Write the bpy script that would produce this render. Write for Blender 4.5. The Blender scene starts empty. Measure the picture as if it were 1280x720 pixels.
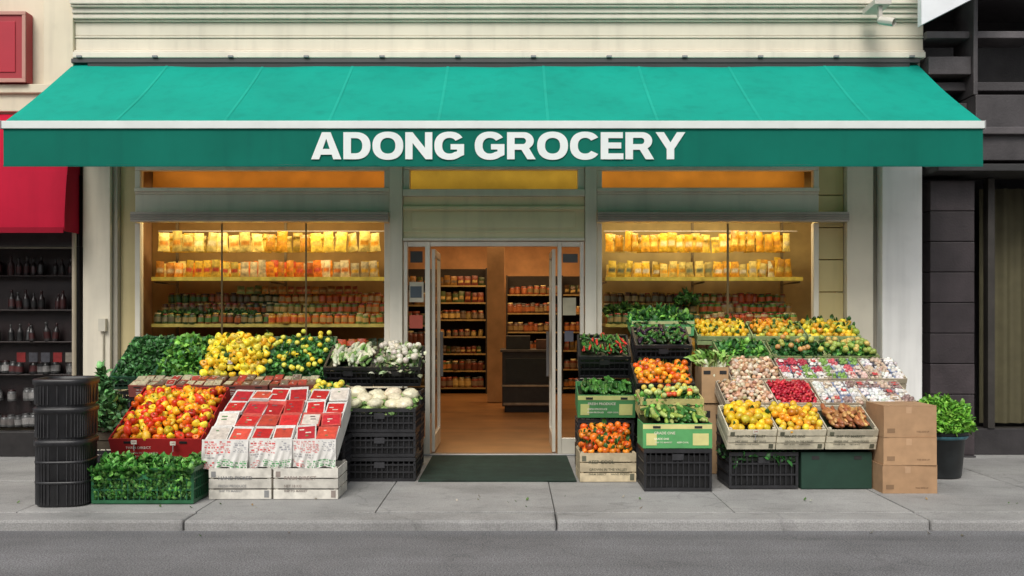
import bpy, math, random
import numpy as np
from mathutils import Matrix, Vector
random.seed(7); rng=np.random.default_rng(7)
S=bpy.context.scene
COL=S.collection

# ------------------------------------------------------------------ materials
def nt(name):
    m=bpy.data.materials.new(name); m.use_nodes=True
    t=m.node_tree; b=t.nodes['Principled BSDF']
    return m,t,b
def pmat(name,col=(.5,.5,.5),attr=False,rough=.6,var=.12,vs=3.0,bump=.0,bs=60,spec=.5,metal=0,streak=0,trans=0,speck=0,grime=0,crack=0,lanes=0,det=3):
    m,t,b=nt(name); N=t.nodes; L=t.links
    tc=N.new('ShaderNodeTexCoord')
    n=N.new('ShaderNodeTexNoise'); n.inputs['Scale'].default_value=vs; n.inputs['Detail'].default_value=det; n.inputs['Roughness'].default_value=.6
    L.new(tc.outputs['Object'],n.inputs['Vector'])
    mr=N.new('ShaderNodeMapRange'); mr.inputs[1].default_value=.3; mr.inputs[2].default_value=.7
    mr.inputs[3].default_value=1-var; mr.inputs[4].default_value=1+var
    L.new(n.outputs[0],mr.inputs[0])
    if attr:
        a=N.new('ShaderNodeAttribute'); a.attribute_name='Col'; src=a.outputs['Color']
    else:
        a=N.new('ShaderNodeRGB'); a.outputs[0].default_value=(*col,1); src=a.outputs[0]
    v=N.new('ShaderNodeVectorMath'); v.operation='SCALE'
    L.new(src,v.inputs[0]); L.new(mr.outputs[0],v.inputs['Scale']); out=v.outputs[0]
    def mul(noise_scale,mapping,lo,hi,a0,a1,out,tex='ShaderNodeTexNoise',dt=3):
        mp=N.new('ShaderNodeMapping'); mp.inputs['Scale'].default_value=mapping
        L.new(tc.outputs['Object'],mp.inputs['Vector'])
        q=N.new(tex); q.inputs['Scale'].default_value=noise_scale
        if tex=='ShaderNodeTexNoise': q.inputs['Detail'].default_value=dt
        else:
            q.feature='DISTANCE_TO_EDGE'
            dn=N.new('ShaderNodeTexNoise'); dn.inputs['Scale'].default_value=2.5; dn.inputs['Detail'].default_value=4
            L.new(mp.outputs[0],dn.inputs['Vector'])
            ad=N.new('ShaderNodeVectorMath'); ad.operation='MULTIPLY_ADD'; ad.inputs[1].default_value=(.8,.8,.8)
            L.new(dn.outputs['Color'],ad.inputs[0]); L.new(mp.outputs[0],ad.inputs[2]); L.new(ad.outputs[0],q.inputs['Vector'])
        if tex=='ShaderNodeTexNoise': L.new(mp.outputs[0],q.inputs['Vector'])
        r=N.new('ShaderNodeMapRange'); r.inputs[1].default_value=lo; r.inputs[2].default_value=hi; r.inputs[3].default_value=a0; r.inputs[4].default_value=a1
        L.new(q.outputs[0],r.inputs[0])
        w=N.new('ShaderNodeVectorMath'); w.operation='SCALE'; L.new(out,w.inputs[0]); L.new(r.outputs[0],w.inputs['Scale'])
        return w.outputs[0]
    if streak: out=mul(1,(7,7,.6),.5,.8,1,1-streak,out)
    if speck: out=mul(95,(1,1,1),.35,.65,1-speck,1+speck,out,dt=1)
    if grime: out=mul(1.1,(1,1.6,1),.42,.68,1,1-grime,out); out=mul(6,(1,1.3,1),.55,.72,1,1-grime*.8,out)
    if crack: out=mul(.4,(1,1,1),.0,.008,1-crack,1,out,'ShaderNodeTexVoronoi')
    if lanes: out=mul(1,(.12,3.2,1),.35,.65,1-lanes,1+lanes,out)
    L.new(out,b.inputs['Base Color'])
    b.inputs['Metallic'].default_value=metal
    b.inputs['Specular IOR Level'].default_value=spec
    b.inputs['Roughness'].default_value=rough
    if bump:
        n2=N.new('ShaderNodeTexNoise'); n2.inputs['Scale'].default_value=bs; n2.inputs['Detail'].default_value=2
        L.new(tc.outputs['Object'],n2.inputs['Vector'])
        bp=N.new('ShaderNodeBump'); bp.inputs['Strength'].default_value=bump; bp.inputs['Distance'].default_value=.01
        L.new(n2.outputs[0],bp.inputs['Height']); L.new(bp.outputs[0],b.inputs['Normal'])
    if trans:
        tr=N.new('ShaderNodeBsdfTranslucent'); L.new(out,tr.inputs['Color'])
        mx=N.new('ShaderNodeMixShader'); mx.inputs[0].default_value=trans
        L.new(b.outputs[0],mx.inputs[1]); L.new(tr.outputs[0],mx.inputs[2])
        L.new(mx.outputs[0],N['Material Output'].inputs[0])
    return m
def glassmat(name,tint=(1,1,1)):
    m,t,b=nt(name); N=t.nodes;L=t.links
    tr=N.new('ShaderNodeBsdfTransparent'); tr.inputs[0].default_value=(*tint,1)
    g=N.new('ShaderNodeBsdfGlossy'); g.inputs['Roughness'].default_value=.01
    lw=N.new('ShaderNodeLayerWeight'); lw.inputs[0].default_value=.15
    mx=N.new('ShaderNodeMixShader'); L.new(lw.outputs['Fresnel'],mx.inputs[0]); L.new(tr.outputs[0],mx.inputs[1]); L.new(g.outputs[0],mx.inputs[2])
    L.new(mx.outputs[0],N['Material Output'].inputs[0]); return m

M_stone=pmat('painted_stone',attr=True,rough=.7,var=.06,vs=1.5,streak=.16,grime=.06)
M_dark=pmat('dark_stone',attr=True,rough=.5,var=.25,vs=4,bump=.3,bs=40,streak=.2)
M_metal=pmat('aluminium',attr=True,rough=.38,var=.08,metal=.4,streak=.15)
M_canvas=pmat('awning_canvas',attr=True,rough=.8,var=.09,vs=1.2,trans=.12,streak=.12,spec=.2,grime=.06,det=5)
M_paint=pmat('gloss_paint',attr=True,rough=.45,var=.06)
M_pave=pmat('pavement_concrete',attr=True,rough=.85,var=.10,vs=2.2,bump=.3,bs=120,speck=.15,grime=.20,crack=.22,det=5)
M_road=pmat('asphalt',(.165,.165,.172),rough=.85,var=.13,vs=1.6,bump=.6,bs=110,speck=.45,grime=.10,lanes=.12,crack=.18,det=5)
M_wood=pmat('crate_wood',attr=True,rough=.75,var=.25,vs=9)
M_plast=pmat('crate_plastic',attr=True,rough=.42,var=.3,vs=8,det=2)
M_card=pmat('cardboard',attr=True,rough=.8,var=.13,vs=6)
M_fruit=pmat('fruit_skin',attr=True,rough=.33,var=.20,vs=25,det=2)
M_leaf=pmat('leaf',attr=True,rough=.48,var=.25,vs=18,det=1)
M_pack=pmat('packaging_film',attr=True,rough=.32,var=.30,vs=26,bump=.5,bs=35,det=2)
M_floor=pmat('wood_floor',(.34,.17,.065),rough=.3,var=.2,vs=2,lanes=.15)
M_wall=pmat('interior_wall',attr=True,rough=.8,var=.18,vs=3)
M_mat=pmat('mat_fibre',(.014,.036,.024),rough=.95,var=.3,vs=6,bump=.6,bs=250,grime=.3)
M_glass=glassmat('window_glass')

# ------------------------------------------------------------------ mesh builder
def colr(c,n): 
    c=np.asarray(c,float)
    return np.broadcast_to(c,(n,3)) if c.ndim==1 else c
BOXF=np.array([[0,3,2,1],[4,5,6,7],[0,1,5,4],[1,2,6,5],[2,3,7,6],[3,0,4,7]])
class MB:
    def __init__(s): s.V=[];s.F=[];s.C=[];s.MI=[];s.SM=[];s.n=0;s.M=np.eye(4)
    def add(s,V,F,c=(1,1,1),mi=0,smooth=False):
        V=np.asarray(V,float); V=V@s.M[:3,:3].T+s.M[:3,3]
        F=np.asarray(F)
        s.V.append(V); s.C.append(colr(c,len(V))); s.F.append(F+s.n)
        s.MI.append(np.full(len(F),mi)); s.SM.append(np.full(len(F),smooth)); s.n+=len(V)
    def box(s,x0,x1,y0,y1,z0,z1,c=(1,1,1),mi=0):
        V=[(x0,y0,z0),(x1,y0,z0),(x1,y1,z0),(x0,y1,z0),(x0,y0,z1),(x1,y0,z1),(x1,y1,z1),(x0,y1,z1)]
        s.add(V,BOXF,c,mi)
    def scatter(s,T,R,P,C,mi=0,smooth=True):
        V,F=T; n=len(P); nv=len(V)
        if n==0: return
        W=np.einsum('nij,vj->nvi',R,V)+np.asarray(P)[:,None,:]
        C=np.asarray(C); 
        if C.ndim==2: C=np.repeat(C[:,None,:],nv,1)
        FF=(F[None]+(np.arange(n)*nv)[:,None,None]).reshape(-1,F.shape[1])
        s.add(W.reshape(-1,3),FF,C.reshape(-1,3),mi,smooth)
    def lathe(s,prof,cx,cy,c=(1,1,1),mi=0,seg=32,smooth=True):
        T=lathe(prof,seg); s.add(T[0]+np.array([cx,cy,0]),T[1],c,mi,smooth)
    def build(s,name,mats,parent=None,bevel=0):
        me=bpy.data.meshes.new(name)
        V=np.concatenate(s.V); C=np.concatenate(s.C)
        loops=np.concatenate([f.ravel() for f in s.F]); tot=np.concatenate([np.full(len(f),f.shape[1]) for f in s.F])
        st=np.concatenate([[0],np.cumsum(tot)[:-1]])
        me.vertices.add(len(V)); me.vertices.foreach_set('co',V.ravel())
        me.loops.add(len(loops)); me.loops.foreach_set('vertex_index',loops.astype(np.int32))
        me.polygons.add(len(tot)); me.polygons.foreach_set('loop_start',st.astype(np.int32))
        me.polygons.foreach_set('material_index',np.concatenate(s.MI).astype(np.int32))
        me.polygons.foreach_set('use_smooth',np.concatenate(s.SM).astype(bool))
        me.update(calc_edges=True); me.validate()
        a=me.color_attributes.new('Col','FLOAT_COLOR','POINT')
        a.data.foreach_set('color',np.concatenate([np.clip(C,0,1),np.ones((len(C),1))],1).ravel().astype(np.float32))
        for m in (mats if isinstance(mats,list) else [mats]): me.materials.append(m)
        o=bpy.data.objects.new(name,me); COL.objects.link(o)
        if parent: o.parent=parent
        if bevel:
            b=o.modifiers.new('bevel','BEVEL'); b.width=bevel; b.segments=2; b.limit_method='ANGLE'
        return o
def empty(name):
    o=bpy.data.objects.new(name,None); COL.objects.link(o); return o
def lathe(prof,seg=16):
    a=np.linspace(0,2*np.pi,seg,endpoint=False); V=[];F=[]
    for r,z in prof:
        for t in a: V.append((r*math.cos(t),r*math.sin(t),z))
    for i in range(len(prof)-1):
        for j in range(seg):
            k=(j+1)%seg; F.append((i*seg+j,i*seg+k,(i+1)*seg+k,(i+1)*seg+j))
    return np.array(V),np.array(F)
def ico(sub):
    import bmesh
    bm=bmesh.new(); bmesh.ops.create_icosphere(bm,subdivisions=sub,radius=1)
    V=np.array([v.co[:] for v in bm.verts]); F=np.array([[v.index for v in f.verts] for f in bm.faces]); bm.free(); return V,F
ICO2=ico(2); ICO3=ico(3)
def rot(ax,ay,az,s=1):
    n=len(az); ax=np.broadcast_to(ax,n);ay=np.broadcast_to(ay,n)
    cx,sx,cy,sy,cz,sz=np.cos(ax),np.sin(ax),np.cos(ay),np.sin(ay),np.cos(az),np.sin(az); o=np.zeros(n);I=np.ones(n)
    X=np.stack([I,o,o,o,cx,-sx,o,sx,cx],1).reshape(n,3,3)
    Y=np.stack([cy,o,sy,o,I,o,-sy,o,cy],1).reshape(n,3,3)
    Z=np.stack([cz,-sz,o,sz,cz,o,o,o,I],1).reshape(n,3,3)
    R=Z@X@Y
    s=np.asarray(s,float)
    if s.ndim==2: return R*s[:,None,:]
    return R*np.broadcast_to(s,n)[:,None,None]
def pal(cols,n,j=.12):
    c=np.array(cols)[rng.integers(0,len(cols),n)]
    return np.clip(c*(1+rng.normal(0,j,(n,1))+rng.normal(0,j*.3,(n,3))),0,1)
def fruit_t():
    V,F=ICO2; V=V.copy(); r=np.hypot(V[:,0],V[:,1]); V[:,2]-=.25*np.exp(-(r/.3)**2)*np.sign(V[:,2]); return V,F
FRUIT=fruit_t()
def pepper_t():
    V,F=lathe([(.05,.55),(.35,.75),(.75,.72),(.95,.4),(.95,0),(.8,-.5),(.55,-.85),(.1,-.9)],14)
    t=np.arctan2(V[:,1],V[:,0]); k=1+.12*np.cos(3*t+.5); V[:,0]*=k;V[:,1]*=k; return V,F
PEPPER=pepper_t()
STEM=lathe([(.16,.5),(.09,.8),(.12,1.05),(.0,1.07)],6)
def cuke_t():
    V,F=lathe([(.02,-1),(.12,-.93),(.2,-.7),(.22,0),(.2,.7),(.12,.93),(.02,1)],9); V[:,0]+=.12*(V[:,2]**2); return V,F
CUKE=cuke_t()
def leaf_t(w=.38,curl=.45):
    V=[];F=[]
    for j in range(6):
        s=j/5; ww=w*math.sin(math.pi*min(1,.12+.86*s))**.8
        for i in (-1,0,1):
            V.append((i*ww,curl*s*s+.18*abs(i)*(.4+s)+(.07 if (j%2 and i) else 0),s*(1-.25*s)))
    for j in range(5):
        for i in range(2):
            a=j*3+i; F.append((a,a+1,a+4,a+3))
    return np.array(V),np.array(F)
LEAF=leaf_t(); BLADE=leaf_t(.10,.3)
def bag_t():
    nu,nv=7,9;V=[];F=[]
    for sgn in (-1,1):
        for j in range(nv):
            for i in range(nu):
                u=i/(nu-1);v=j/(nv-1)
                t=.28*(max(0,math.sin(math.pi*u))**.6)*(max(0,math.sin(math.pi*min(1,v*1.06)))**.5)+.01
                x=(u-.5)*(1-.16*math.sin(math.pi*v)-.12*(v>.8)); V.append((x,sgn*t,v))
    for k in range(2):
        for j in range(nv-1):
            for i in range(nu-1):
                a=k*nu*nv+j*nu+i; q=(a,a+1,a+nu+1,a+nu); F.append(q if k==0 else q[::-1])
    V=np.array(V); lab=((V[:,2]>.3)&(V[:,2]<.6)&(abs(V[:,0])<.30)).astype(float); return V,np.array(F),lab
BAG=bag_t()
def jar_t(prof,l0,l1,seg=12):
    V,F=lathe(prof,seg); lab=((V[:,2]>=l0)&(V[:,2]<=l1)).astype(float); cap=(V[:,2]>.9).astype(float); return V,F,lab,cap
JAR=jar_t([(0,0),(.33,0),(.36,.05),(.36,.2),(.36,.21),(.36,.65),(.36,.66),(.34,.78),(.26,.86),(.28,.91),(.28,1),(0,1)],.21,.65)
BOTTLE=jar_t([(0,0),(.16,0),(.17,.04),(.17,.15),(.17,.16),(.17,.5),(.17,.51),(.16,.6),(.07,.75),(.06,.91),(.065,.915),(.065,1),(0,1)],.16,.5)
def caul_t():
    V,F=ICO3; V=V.copy(); d=1+.07*np.sin(V[:,0]*13)*np.sin(V[:,1]*14+1)+.06*np.sin(V[:,2]*17+V[:,0]*9); V*=d[:,None]; V[:,2]*=.7; return V,F
CAUL=caul_t()
_tc={}
def text_t(s):
    if s in _tc: return _tc[s]
    c=bpy.data.curves.new('t','FONT'); c.body=s; c.align_x='CENTER'; c.align_y='CENTER'; c.size=1; c.offset=.015; c.resolution_u=2
    o=bpy.data.objects.new('t',c); COL.objects.link(o); dg=bpy.context.evaluated_depsgraph_get()
    me=o.evaluated_get(dg).to_mesh(); me.calc_loop_triangles()
    V=np.array([v.co[:] for v in me.vertices]); F=np.array([t.vertices[:] for t in me.loop_triangles])
    bpy.data.objects.remove(o); bpy.data.curves.remove(c); _tc[s]=(V,F); return _tc[s]
def text(mb,s,x,y,z,size,c,mi=0,xs=1.0):
    V,F=text_t(s); W=np.stack([V[:,0]*size*xs+x,np.full(len(V),y),V[:,1]*size+z],1); mb.add(W,F,c,mi)

# ------------------------------------------------------------------ produce fillers (local space)
def grid_pts(x0,x1,y0,y1,z,r,dome,layers=2,pack=1.8):
    P=[]
    for l in range(layers):
        y=y0+r+(r*.8 if l else 0); row=0
        while y<y1-r*.4:
            x=x0+r+(r*.9 if (row+l)%2 else 0)
            while x<x1-r*.5:
                if l==0 or random.random()<.62:
                    u=(x-(x0+x1)/2)/((x1-x0)/2); v=(y-(y0+y1)/2)/((y1-y0)/2)
                    P.append((x+random.gauss(0,r*.22),y+random.gauss(0,r*.22),z+dome*(1-u*u)*(1-v*v)+l*r*1.05+random.gauss(0,r*.16)))
                x+=r*pack
            y+=r*pack*.9; row+=1
    return np.array(P)
def fill_round(r,cols,dome=.04,T=FRUIT,sq=.92,stem=None,leaves=0,layers=2,mi=0):
    def f(mb,w,d,h):
        e=.012; mb.box(-w/2+e,w/2-e,e,d-e,h-.06,h-.03,(.03,.03,.02),0)  # dark sheet under the heap paints in the shade between pieces
        P=grid_pts(-w/2+e,w/2-e,e,d-e,h-r*.5,r,dome,layers); n=len(P)
        sc=r*np.stack([rng.normal(1,.10,n),rng.normal(1,.10,n),sq*rng.normal(1,.10,n)],1)*rng.normal(1,.07,(n,1))
        R=rot(rng.normal(0,.8,n),rng.normal(0,.8,n),rng.uniform(0,6.28,n),sc)
        mb.scatter(T,R,P,pal(cols,n,.20),0)
        if stem: mb.scatter(STEM,R,P,pal([stem],n),1)
        if leaves:
            Q=P[rng.integers(0,n,leaves)]+[0,0,r*.5]; mb.scatter(LEAF,rot(rng.normal(1.0,.4,leaves),0,rng.uniform(0,6.28,leaves),rng.uniform(.04,.07,leaves)),Q,pal([(.03,.11,.02)],leaves),1)
    return f
def leafcloud(mb,x0,x1,y0,y1,z,n,size,cols,tilt=.8,dome=.05,T=LEAF,dep=.05,mi=1):
    P=np.stack([rng.uniform(x0,x1,n),rng.uniform(y0,y1,n),np.zeros(n)],1)
    u=(P[:,0]-(x0+x1)/2)/((x1-x0)/2); v=(P[:,1]-(y0+y1)/2)/((y1-y0)/2)
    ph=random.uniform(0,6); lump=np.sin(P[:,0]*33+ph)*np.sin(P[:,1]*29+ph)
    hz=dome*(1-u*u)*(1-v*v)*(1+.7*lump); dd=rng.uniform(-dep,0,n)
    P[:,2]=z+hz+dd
    C=pal(cols,n,.2)*(1+.35*lump[:,None])  # crevice shade painted in: hollows get darker leaf colour, lumps lighter
    mb.scatter(T,rot(rng.normal(0,tilt,n),rng.normal(0,.3,n),rng.uniform(0,6.28,n),size*rng.uniform(.6,1.3,n)),P,C,mi)
def fill_leaf(n,size,cols,dome=.06,tilt=.8,spots=None,T=LEAF):
    def f(mb,w,d,h):
        mb.box(-w/2+.012,w/2-.012,.012,d-.012,h-.08,h-.05,(.01,.02,.008),0)  # near-black sheet stands in for shade between the leaves
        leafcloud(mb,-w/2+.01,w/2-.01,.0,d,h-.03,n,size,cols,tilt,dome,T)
        if spots:
            r,cc,k=spots; P=np.stack([rng.uniform(-w/2+.04,w/2-.04,k),rng.uniform(.03,d-.03,k),h+dome*.6+rng.uniform(0,.04,k)],1)
            mb.scatter(FRUIT,rot(rng.normal(0,1,k),0,rng.uniform(0,6,k),r),P,pal(cc,k),0)
    return f
def fill_cuke(n,L,cols,dome=.04,fat=1.0):
    def f(mb,w,d,h):
        mb.box(-w/2+.012,w/2-.012,.012,d-.012,h-.08,h-.05,(.01,.02,.008),0)  # dark-coloured sheet supplies the shade in the gaps
        P=np.stack([rng.uniform(-w/2+.05,w/2-.05,n),rng.uniform(.08,d-.08,n),h-.02+rng.uniform(0,dome+.03,n)],1)
        R=rot(np.pi/2+rng.normal(0,.15,n),0,rng.normal(0,.35,n),L*np.array([[fat,fat,1]])*rng.uniform(.8,1.1,(n,1)))
        mb.scatter(CUKE,R,P,pal(cols,n),0)
    return f
def fill_caul(mb,w,d,h):
    mb.box(-w/2+.012,w/2-.012,.012,d-.012,h-.08,h-.05,(.01,.02,.008),0)  # shade between the heads painted as a dark sheet below
    P=grid_pts(-w/2+.01,w/2-.01,.01,d,h+.01,.085,.02,1,2.0); n=len(P)
    mb.scatter(CAUL,rot(rng.normal(0,.3,n),0,rng.uniform(0,6,n),.085*rng.uniform(.85,1.1,n)),P,pal([(.76,.70,.50)],n,.06),0)
    k=n*12; Q=P[np.repeat(np.arange(n),12)]+rng.normal(0,.012,(k,3))-[0,0,.05]
    mb.scatter(LEAF,rot(rng.normal(-.8,.2,k),0,rng.uniform(0,6.28,k),.13),Q,pal([(.14,.27,.07),(.3,.42,.14)],k),1)
def fill_packs(nx,ny,base,top,txt=None,hh=.03):
    def f(mb,w,d,h):
        mb.box(-w/2+.012,w/2-.012,.012,d-.012,h-.08,h-.05,(.03,.03,.02),0)  # dark sheet below stands for shade between packs
        cw=w/nx; cd=d/ny; M0=mb.M.copy()
        for i in range(nx):
            for j in range(ny):
                b=np.array(random.choice(base))*random.uniform(.85,1.05); t=np.array(random.choice(top))*random.uniform(.8,1.1); z=h-.03+random.uniform(0,.02)
                A=Matrix.Translation((-w/2+cw*(i+.5),cd*(j+.5),z))@Matrix.Rotation(random.gauss(0,.07),4,'Z')@Matrix.Rotation(random.gauss(.05,.08),4,'X')
                mb.M=M0@np.array(A); a=cw*.47;c=cd*.47
                mb.box(-a,a,-c,c,0,hh,b,0)
                mb.box(-a*.86,a*.86,-c*.8,c*random.uniform(.5,.8),hh,hh+.003,t,0)
                for q in range(3):
                    if random.random()<.7:
                        x=random.uniform(-.7,.1)*a; y=(-.5+q*.38)*c; mb.box(x,x+random.uniform(.2,.6)*a,y,y+.13*c,hh+.004,hh+.005,random.choice(((.75,.7,.6),(.7,.65,.55),(.12,.25,.1),(.15,.1,.1))),0)
        mb.M=M0
    return f
def fill_punnets(nx,ny,cols,r=.02):
    def f(mb,w,d,h):
        mb.box(-w/2+.012,w/2-.012,.012,d-.012,h-.08,h-.05,(.05,.05,.05),0)  # shade between punnets put in as a dark sheet
        cw=w/nx; cd=d/ny; M0=mb.M.copy()
        for i in range(nx):
            for j in range(ny):
                A=Matrix.Translation((-w/2+cw*(i+.5),cd*(j+.5),h-.045+random.uniform(0,.015)))@Matrix.Rotation(random.gauss(0,.06),4,'Z')
                mb.M=M0@np.array(A); a=cw*.46;c=cd*.46
                mb.box(-a,a,-c,c,0,.03,random.choice(((.72,.72,.72),(.25,.3,.45),(.66,.66,.68),(.1,.1,.12))),0)
                P=grid_pts(-a,a,-c,c,.03,r,.012,1,1.75); n=len(P); cc=random.choice(cols)
                mb.scatter(FRUIT,rot(rng.normal(0,.5,n),rng.normal(0,.5,n),rng.uniform(0,6,n),r*rng.uniform(.85,1.1,n)),P,pal([cc],n,.12),0)
                if random.random()<.45: mb.box(-a*.5,a*.4,-c*.5,c*.3,.055,.057,random.choice(((.8,.78,.75),(.6,.08,.08),(.75,.7,.6))),0)
        mb.M=M0
    return f
def fill_bundle(n,H,cols_top,cols_bot):
    def f(mb,w,d,h):
        P=np.stack([rng.uniform(-w/2+.03,w/2-.03,n),rng.uniform(.03,d-.03,n),np.full(n,h-.02)],1)
        mb.scatter(BLADE,rot(rng.normal(0,.28,n),rng.normal(0,.15,n),rng.uniform(0,6.28,n),H*rng.uniform(.7,1.2,n)),P,pal(cols_top,n),1)
        mb.scatter(CUKE,rot(rng.normal(0,.15,n),rng.normal(0,.15,n),rng.uniform(0,6,n),.1),P,pal(cols_bot,n,.05),0)
    return f
# ------------------------------------------------------------------ containers (local space)
def plastic_crate(mb,w,d,h,c=(.018,.018,.02)):
    c=np.array(c)*random.uniform(.8,1.7); X0,X1=-w/2,w/2; t=.018
    lv=[(0,.028),(h*.36,h*.36+.014),(h*.66,h*.66+.014),(h-.035,h)]
    for a,b in lv:
        e=.004 if b==h else 0
        mb.box(X0-e,X1+e,-e,t,a,b,c); mb.box(X0-e,X1+e,d-t,d+e,a,b,c)
        mb.box(X0-e,X0+t,t,d-t,a,b,c); mb.box(X1-t,X1+e,t,d-t,a,b,c)
    n=max(4,int(w/.05))
    for i in range(n+1):
        x=X0+.008+(w-.016)*i/n; k=.012 if i in(0,n) else .005
        for y in (.003,d-.012): mb.box(x-k,x+k,y,y+.009,.028,h-.035,c)
    n=max(3,int(d/.05))
    for i in range(n+1):
        y=.008+(d-.016)*i/n; k=.008 if i in(0,n) else .005
        for x in (X0+.003,X1-.012): mb.box(x,x+.009,y-k,y+k,.028,h-.035,c)
    mb.box(X0+t+.001,X1-t-.001,t+.001,d-t-.001,.006,.02,c)
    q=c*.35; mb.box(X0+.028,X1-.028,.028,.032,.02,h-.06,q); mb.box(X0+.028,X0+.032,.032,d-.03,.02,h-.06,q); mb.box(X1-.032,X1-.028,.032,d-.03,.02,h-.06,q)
    mb.box(-.05,.05,-.004,0,h-.1,h-.045,c*1.6)
def fineprint(mb,w,h,y,tc,x0=-.4,x1=.4):
    words=['FRESH PRODUCE','GROWN IN THE VALLEY','KEEP COOL','HAND PICKED','NET 18 KG','FARM DIRECT','GRADE ONE','SHIP TO MARKET']
    for z,s in ((.68,.17),(.42,.12),(.26,.1)):
        x=x0*w
        while x<x1*w:
            t=random.choice(words); sz=h*s; wd=len(t)*sz*.62
            if x+wd>x1*w*1.1: break
            text(mb,t,x+wd/2,y,h*z,sz,np.array(tc)*random.uniform(.8,1.2)); x+=wd+.03
def wood_crate(mb,w,d,h,c=(.55,.43,.27),txt='FRESH',tc=(.12,.12,.08)):
    c=np.array(c); X0,X1=-w/2,w/2; n=3 if h>.17 else 2; g=.012; ph=(h-g*(n-1))/n
    for i in range(n):
        z=i*(ph+g)
        for (a,b,y0,y1) in ((X0,X1,0,.01),(X0,X1,d-.01,d),(X0,X0+.01,.011,d-.011),(X1-.01,X1,.011,d-.011)):
            mb.box(a,b,y0,y1,z,z+ph,c*random.uniform(.74,1.12))
    for x in (X0+.011,X1-.036):
        for y in (.011,d-.036): mb.box(x,x+.025,y,y+.025,0,h+.012,c*.85)
    mb.box(X0+.012,X1-.012,.012,d-.012,.006,.014,c*.5)
    if txt:
        fineprint(mb,w,h,-.003,tc,-.36,.36)
        mb.box(X0+.02,X0+.06,-.003,-.001,h*.72,h*.9,tc); mb.box(X1-.06,X1-.02,-.003,-.001,h*.05,h*.28,tc)
def carton(mb,w,d,h,c=(.6,.12,.08),txt='FRESH',tc=(.8,.8,.75),band=None,flap=False):
    c=np.array(c);X0,X1=-w/2,w/2
    mb.box(X0,X1,0,.008,0,h,c);mb.box(X0,X1,d-.008,d,0,h,c);mb.box(X0,X0+.008,.008,d-.008,0,h,c);mb.box(X1-.008,X1,.008,d-.008,0,h,c)
    mb.box(X0+.008,X1-.008,.008,d-.008,.003,.01,c*.6)
    if band is not None:
        mb.box(X0+.001,X1-.001,-.002,0,h*.78,h*.97,band); 
        mb.box(X0+w*.72,X0+w*.95,-.003,0,h*.12,h*.6,band); mb.box(X0+w*.05,X0+w*.2,-.003,0,h*.12,h*.6,band)
    for sx in (-.3,.3): mb.box(sx*w-.035,sx*w+.035,-.0035,-.001,h*.80,h*.90,(.02,.02,.02))
    if txt: fineprint(mb,w,h*.9,-.004,tc,-.34,.2)
def bin_(name,style,x0,x1,yf,zf,tilt=0,depth=.45,h=.22,content=None,ctilt=None,cname='produce',**kw):
    w=x1-x0; xc=(x0+x1)/2; ctilt=tilt if ctilt is None else ctilt
    yaw=random.gauss(0,.018)
    def X(t): return np.array(Matrix.Translation((xc,yf,zf))@Matrix.Rotation(yaw,4,'Z')@Matrix.Rotation(math.radians(t),4,'X')@Matrix.Translation((0,0,-h)))
    mb=MB(); mb.M=X(tilt); f={'plastic':plastic_crate,'wood':wood_crate,'carton':carton}[style]; f(mb,w,depth,h,**kw)
    o=mb.build(name,{'plastic':M_plast,'wood':M_wood,'carton':M_card}[style])
    if content:
        m2=MB(); m2.M=X(ctilt); content(m2,w,depth,h); m2.build(cname,[M_fruit,M_leaf],o)
    return o

# ------------------------------------------------------------------ ground
mb=MB(); mb.add([(-300,-300,-.085),(300,-300,-.085),(300,300,-.085),(-300,300,-.085)],[[0,1,2,3]]); mb.build('road',M_road)
mb=MB()
for i in range(-6,7):
    a=.35+2.92*i; c=.35*random.uniform(.9,1.08)
    mb.box(a+.005,a+2.915,7.56,7.86,-.3,random.uniform(-.004,.002),(c,c*.985,c*.96))
mb.build('kerb',M_pave,bevel=.022)
mb=MB(); mb.box(-18,18,7.863,11.6,-.3,-.02,(.08,.08,.075))
ys=[7.87,9.35,10.85,11.3]
for j in range(3):
    for i in range(-11,12):
        a=.35+1.46*i; c=.34*random.uniform(.86,1.08)
        if j==2 and -4.5<a+.7<4: continue
        mb.box(a+.004,a+1.456,ys[j]+.004,ys[j+1]-.004,-.05,0+random.uniform(-.003,.003),(c,c*.985,c*.955))
mb.box(-4.9,4.7,10.86,11.0,-.05,.001,(.28,.27,.255)); mb.box(-1.24,.83,11.001,11.135,-.05,.001,(.28,.27,.255))
mb.build('sidewalk',M_pave,bevel=.006)
mb=MB(); n=34; P=np.stack([rng.uniform(-4.3,4.3,n),rng.uniform(7.95,8.6,n),np.full(n,.006)],1); P[:8,1]=rng.uniform(7.3,7.5,8); P[:8,2]=-.08
mb.scatter(LEAF,rot(np.pi/2+rng.normal(0,.1,n),0,rng.uniform(0,6.28,n),rng.uniform(.015,.035,n)),P,pal([(.08,.16,.03),(.3,.2,.08),(.4,.36,.28)],n),0); mb.build('fallen_leaves',M_leaf)

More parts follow.
